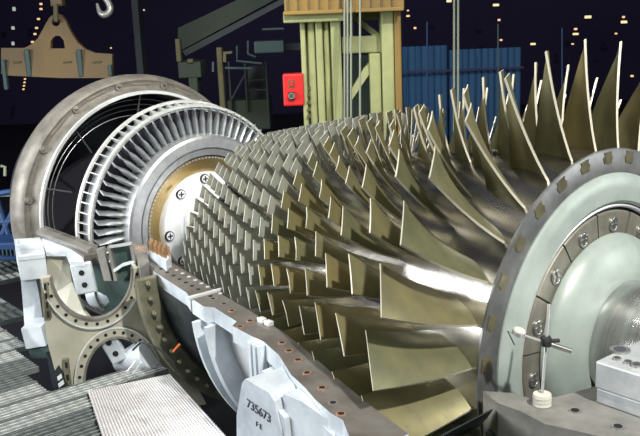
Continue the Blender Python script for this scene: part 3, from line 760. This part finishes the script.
for px0, px1, lab in ((453, 455, 'left pipe of the tall pale pair before the blue partition'), (457, 459, 'right pipe of the tall pale pair before the blue partition')):
    tag(MB().tube([at((px0+px1)/2, -30, 12), at((px0+px1)/2, 200, 12)], .016, 10).build('vertical_pipe', M['cable']), lab, 'pipe', 'tall pipes before the partition')
for px, y0, lab, m in ((427, 22, 'thin dark wire hanging before the left half of the blue partition', M['bluef']), (498, 24, 'thin grey-blue wire hanging before the right half of the blue partition', M['duct']), (562, 28, 'faint dark wire hanging in the dark behind the tall front blades', M['bluef'])):
    tag(MB().tube([at(px, y0, 16), at(px, 190, 16)], .012, 6).build('hanging_wire', m), lab, 'wire')
# red box
rb = thing('red_fire_box', 'red box with two small plates on the side of the yellow column', 'box')
bgbox(283, 304, 74, 106, Dc-.1, .25, 'box_body', M['red'], rb)
bgbox(288.5, 294.5, 80, 88, Dc-.12, .02, 'plate_frame', M['olive'], rb, .003); bgbox(289.8, 293.2, 81.5, 86.5, Dc-.135, .02, 'plate_window', M['red'], rb, .003)
bgbox(288.5, 294.5, 92, 100, Dc-.12, .02, 'dial_plate', M['lampb'], rb, .003)
MB().cyl(at(291.5, 96, Dc-.14), HY, .032, .02, 16).build('dial', M['duct'], rb)
MB().tube([at(291.5, 96, Dc-.15)+(HX*math.cos(t)+Z*math.sin(t))*.036 for t in [2*PI*k/20 for k in range(20)]], .006, 6, closed=True).build('dial_rim', M['cable'], rb)
# lifting beam
lb = thing('lifting_beam', 'dull yellow lifting beam plate with two holes hanging at the upper left', 'lifting beam')
Dl = 14
polyb = [(1, 48), (24, 48), (32, 44), (38, 38), (44, 27), (49, 18), (53, 14.5), (57, 13.5), (61, 15), (65, 20), (70, 31), (77, 42), (85, 49), (95, 53), (112, 54), (112, 78), (60, 78), (8, 75.5), (1, 74)]
def platehole(poly, holes, D, d, name, m, parent):
    """plate with round holes: polygon triangulated with holes"""
    bm = bmesh.new(); edges = []
    for loop in [poly]+holes:
        vs = [bm.verts.new(at(px, py, D)) for px, py in loop]
        edges += [bm.edges.new((vs[i], vs[(i+1) % len(vs)])) for i in range(len(vs))]
    bmesh.ops.triangle_fill(bm, edges=edges, use_beauty=True, use_dissolve=False)
    r_ = bmesh.ops.extrude_face_region(bm, geom=bm.faces[:]); bmesh.ops.translate(bm, vec=HY*d, verts=[e for e in r_['geom'] if isinstance(e, bmesh.types.BMVert)])
    bmesh.ops.recalc_face_normals(bm, faces=bm.faces)
    me = bpy.data.meshes.new(name); bm.to_mesh(me); bm.free(); me.materials.append(m)
    o = bpy.data.objects.new(name, me); C.objects.link(o); o.parent = parent; return o
h1 = [(56+4*math.cos(t), 22+4.3*math.sin(t)) for t in [2*PI*k/18 for k in range(18)]]
h2 = [(50.5, 48.5), (50.5, 42), (52.5, 38), (56, 35.5), (60, 36), (63.5, 40), (65, 48.5)]
platehole(polyb, [h1, h2], Dl, .12, 'beam_plate', M['beamy'], lb)
for px0, px1 in ((25, 30), (77, 82)):
    bgbox(px0, px1, 49.5, 77, Dl-.06, .08, 'stiffener_bar', M['duct'], lb)
for px in (17, 67, 97): bgbox(px-4, px+4, 61, 63, Dl-.03, .04, 'weld_strip', M['olive'], lb)
bgbox(2, 6, 60, 90, Dl-.05, .1, 'end_link', M['duct'], lb); bgbox(108, 111.5, 65, 76, Dl-.05, .08, 'end_link', M['duct'], lb)
bgbox(49, 61, -20, 6, Dl-.05, .2, 'suspension_bar', M['beamy'], lb)
MB().tube([at(56, 22, Dl-.1), at(55.5, 4, Dl-.1)], .04, 8).build('suspension_rod', M['olive'], lb)
# crane hook
hk = thing('crane_hook', 'grey steel crane hook hanging in the dark at the top left', 'crane hook')
pts = [(97, -12), (104, -4), (109, 4), (110, 10), (106, 14.5), (101, 13.5), (98.5, 9), (97, 3.5)]
def smooth(pts, n=6):
    out = []
    for i in range(len(pts)-1):
        p0, p1, p2, p3 = pts[max(i-1, 0)], pts[i], pts[i+1], pts[min(i+2, len(pts)-1)]
        for k in range(n):
            t = k/n; out.append(tuple(.5*((2*p1[c])+(-p0[c]+p2[c])*t+(2*p0[c]-5*p1[c]+4*p2[c]-p3[c])*t*t+(-p0[c]+3*p1[c]-3*p2[c]+p3[c])*t**3) for c in (0, 1)))
    return out+[pts[-1]]
sp = smooth(pts); N_ = len(sp)
MB().tube([at(px, py, 13) for px, py in sp], [.05 if i < N_*.6 else .05*(1-(i/N_-.6)*1.9)+.004 for i in range(N_)], 12).build('hook_body', M['hook'], hk)
# dark hall machinery in the middle-left
g1 = thing('inclined_crane_girder', 'dark sloping girder crossing the hall above the machine frames', 'girder')
bgpoly([(178, 52), (300, -14), (300, -30), (178, 28)], 17, .5, 'girder_web', M['dkgreen'], g1)
bgpoly([(186, 56), (302, -6), (302, -12), (182, 51)], 16.8, .3, 'girder_flange', M['dksteel'], g1)
m1 = thing('green_machine_cabinet', 'dull green machine cabinet with a short post behind the turbine ring', 'machine')
bgbox(178, 201, 62, 78, 15, .8, 'upper_cabinet', M['dkgreen'], m1); bgbox(190, 199, 78, 130, 15.1, .5, 'cabinet_leg', M['dkgreen'], m1)
bgbox(175.5, 180.5, 39, 62, 15, .2, 'post', M['olive'], m1); bgbox(187, 193, 59, 63, 14.9, .2, 'top_box', M['olive'], m1)
m2 = thing('olive_post', 'olive steel post with a side bracket left of the grey duct', 'post')
bgbox(218, 223.5, 48, 112, 14.5, .25, 'post_shaft', M['olive'], m2)
bgpoly([(223, 52), (232, 51), (232, 53.5), (226, 54), (226, 62), (223, 62)], 14.4, .15, 'post_bracket', M['olive'], m2)
m3 = thing('ventilation_duct', 'pale grey-green horizontal duct left of the yellow column', 'duct')
bgbox(254, 284, 41, 53, 14, .6, 'duct_body', M['duct'], m3); bgbox(284, 304, 43, 51, 14.2, .5, 'duct_extension', M['dksteel'], m3); bgbox(262, 284, 28, 30, 14, .2, 'duct_hanger', M['duct'], m3)
m4 = thing('handrail_pipework', 'bent thin grey-green pipes stepping up below the duct', 'pipework')
for P in ([(225, 68), (252, 68.5)], [(237, 46), (237, 61), (262, 63.5)], [(248, 41), (248, 54), (256, 57)], [(213, 62), (213, 72)]):
    MB().tube([at(px, py, 14.3) for px, py in P], .02, 8).build('pipe', M['duct'], m4)
m5 = thing('dark_machine_frame', 'dark green machine frame under the stepped pipes', 'machine frame')
bgbox(228, 270, 100, 130, 15.5, 1.0, 'frame_base', M['dkgreen'], m5); bgbox(248, 266, 66, 100, 15.6, .4, 'frame_panel', M['dksteel'], m5)
for px in (230, 246, 267): bgbox(px-1, px+1, 62, 112, 15.3, .1, 'frame_stile', M['dkgreen'], m5)
bgpoly([(230, 100), (232, 100), (247, 72), (245, 72)], 15.3, .1, 'frame_brace', M['dksteel'], m5)
for y in (80, 90): bgbox(247, 268, y-.8, y+.8, 15.3, .1, 'frame_rail', M['dkgreen'], m5)
m6 = thing('pale_pillar', 'dim blue-grey pillar in the dark above the exhaust ring', 'pillar')
bgbox(133, 140, -20, 78, 19, .5, 'pillar_shaft', M['dksteel'], m6)
# blue truss at far left
bt = thing('blue_truss', 'blue braced steel truss at the far left edge below the lifting beam', 'truss')
Dt = 10
for P in ([(-20, 196), (40, 188)], [(-20, 270), (40, 262)], [(-10, 262), (16, 205)], [(-4, 198), (14, 250)], [(-20, 225), (30, 219)]):
    MB().tube([at(px, py, Dt) for px, py in P], .035, 8).build('truss_bar', M['bluef'], bt)
br = thing('blue_ledge', 'dark blue slotted ledge beyond the walkway at the left edge', 'ledge')
bgbox(-30, 17, 243, 262, 9.0, .4, 'ledge_face', M['bluef'], br)
for k in range(5): bgbox(-2+k*4, -.5+k*4, 250, 256, 8.97, .05, 'slot', M['duct'], br, .003)
pr_ = thing('pale_railing', 'thin pale horizontal rail in the dark left of the exhaust ring', 'rail')
MB().tube([at(-15, 196, 11), at(13, 195, 11)], .02, 8).build('rail_pipe', M['cable'], pr_)
MB().tube([at(1, 166, 11), at(5, 167, 11), at(5, 176, 11)], .02, 8).build('rail_bend', M['cable'], pr_)
# lamps
def lamp(px, py, m, w, h, label, group, D=32):
    t = thing('hall_lamp', label, 'lamp', group)
    c = at(px, py, D); W = w/FPX*D; H = h/FPX*D
    MB().rbox(c, (W, .12, H), min(W, H)*.3, (HX, HY, Z)).build('lens', m, t)
    MB().rbox(c+HY*.12+Z*H*.3, (W*1.25, .16, H*1.2), min(W, H)*.2, (HX, HY, Z)).build('housing', M['lampb'], t)
for (px, py, w, h), lab in zip(((14, 9, 3, 4), (13, 28, 3, 3.4), (13, 43.5, 2.6, 3.6)), ('topmost', 'middle', 'lowest')): lamp(px, py, M['lampw'], w, h, lab+' of the three bluish lamps left of the lifting beam eye', 'bluish lamps at the upper left')
for px, py in ((41, 4), (41, 9), (38.5, 19), (36.6, 28), (35, 34), (32.5, 42)): lamp(px, py, M['lampo'], 2.6, 2.0, 'small orange lamp in the slanting row above the lifting beam', 'orange lamps above the beam')
for k in range(4): lamp(25-k*.5, 79+k*3.4, M['lampo'], 1.6, 1.5, 'tiny orange lamp in the row just below the lifting beam', 'orange lamps below the beam')
for px, py, w, h, lab in ((408, 16, 3.5, 1.8, 'small lamp high right of the yellow column'), (408, 10.5, 2, 1.4, 'faint lamp topmost beside the yellow column'), (415, 28, 2.6, 2, 'small lamp just above the blue partition'), (449, 1, 5, 2.5, 'bright lamp at the top edge above the pipe pair'),
    (496, 5, 6, 2.4, 'wide lamp at the top above the right end of the partition'), (499, 20, 2.6, 2, 'small lamp on the wire second below the wide top lamp'), (501, 40, 2.4, 1.8, 'small lamp on the wire just above the partition edge'), (499, 52, 2.4, 1.8, 'lowest small lamp on the wire before the partition'),
    (533, 44, 5, 2, 'single wide lamp right of the partition'), (588, 17, 6.5, 2.8, 'large yellow lamp above the tallest blade tips'), (575.6, 29, 3, 2, 'upper of two close lamps left of the tallest blade'), (575.6, 34, 5.5, 2, 'lower of two close lamps left of the tallest blade'), (572.6, 44, 2, 1.5, 'faint lamp under the two close lamps'),
    (623.5, 17, 2.4, 2, 'small lamp over the rightmost wide lamp'), (624, 22, 6, 2.6, 'rightmost wide orange lamp'), (576, 87, 2.4, 2, 'low small lamp between two tall front blades'), (632, 76, 2.6, 2, 'low small lamp at the right edge'), (616, 33.6, 2, 1.6, 'faint lamp left of the rightmost blade tip'), (140, 48-0, 1.4, 1.4, 'tiny lamp above the right end of the lifting beam'), (144, 10, 1.4, 1.4, 'tiny lamp at the top right of the crane hook')):
    lamp(px if lab[:9] != 'tiny lamp' or px != 140 else 111, py, M['lampy'] if w > 4 else M['lampo'], w, h, lab, 'hall lamps on the right' if px > 300 else 'tiny hall lamps')

# ================================================================== scale to metres
for me in set(o.data for o in bpy.data.objects if o.type == 'MESH'): me.transform(Matrix.Scale(S, 4))
for o in bpy.data.objects: o.location = o.location*S

# ================================================================== camera, light, world
cd = bpy.data.cameras.new('camera'); cam = bpy.data.objects.new('camera', cd); C.objects.link(cam)
m3_ = Matrix((RT, UP, -FW)).transposed().to_4x4(); m3_.translation = CAM*S; cam.matrix_world = m3_
cd.sensor_width = 36; cd.lens = FPX/640*36; cd.clip_end = 200; cd.clip_start = .05
bpy.context.scene.camera = cam
def area(name, loc, tgt, size, power, col=(1, 1, 1), sy=None):
    l = bpy.data.lights.new(name, 'AREA'); l.energy = power; l.color = col; l.size = size*S
    if sy: l.shape = 'RECTANGLE'; l.size_y = sy*S
    o = bpy.data.objects.new(name, l); C.objects.link(o); o.location = Vector(loc)*S
    o.rotation_euler = (Vector(tgt)-Vector(loc)).to_track_quat('-Z', 'Y').to_euler(); return o
area('side_daylight_door', (-6.5, -7.8, 2.4), (-1.6, -.6, .2), 6.5, 560, (.95, .98, 1), 2.6)
area('roof_lamp', (5.6, -1.9, 7.4), (-.9, -.4, 0), .35, 660, (1, .98, .93))
area('front_fill', (4.8, -5.2, 4.5), (-.4, -.2, .2), 1.2, 25, (.94, 1, 1))  # unseen fill added to lift the disc face and the white wheel
area('rear_blade_fill', (-3.0, -4.0, 6.5), (-2.9, -.4, 0), .8, 60, (1, 1, 1))  # added fill brightening the rear grey blades, not a fixture
area('far_side_reflection_fill', (5.5, 5.5, 2.5), (-1, 0, .2), 2.5, 110, (.95, 1, 1))  # unseen light added for the polished rear faces to reflect
area('hall_lamp_back', tuple(at(300, -60, 6)+Z*3.0), tuple(at(330, 60, 12)), 3, 135, (1, .96, .85))
w = bpy.data.worlds.new('world'); bpy.context.scene.world = w; w.use_nodes = True
w.node_tree.nodes['Background'].inputs[0].default_value = (.18, .22, .32, 1); w.node_tree.nodes['Background'].inputs[1].default_value = .14
sc_ = bpy.context.scene; sc_.view_settings.view_transform = 'Standard'; sc_.view_settings.look = 'None'; sc_.view_settings.gamma = 1; sc_.view_settings.exposure = 0
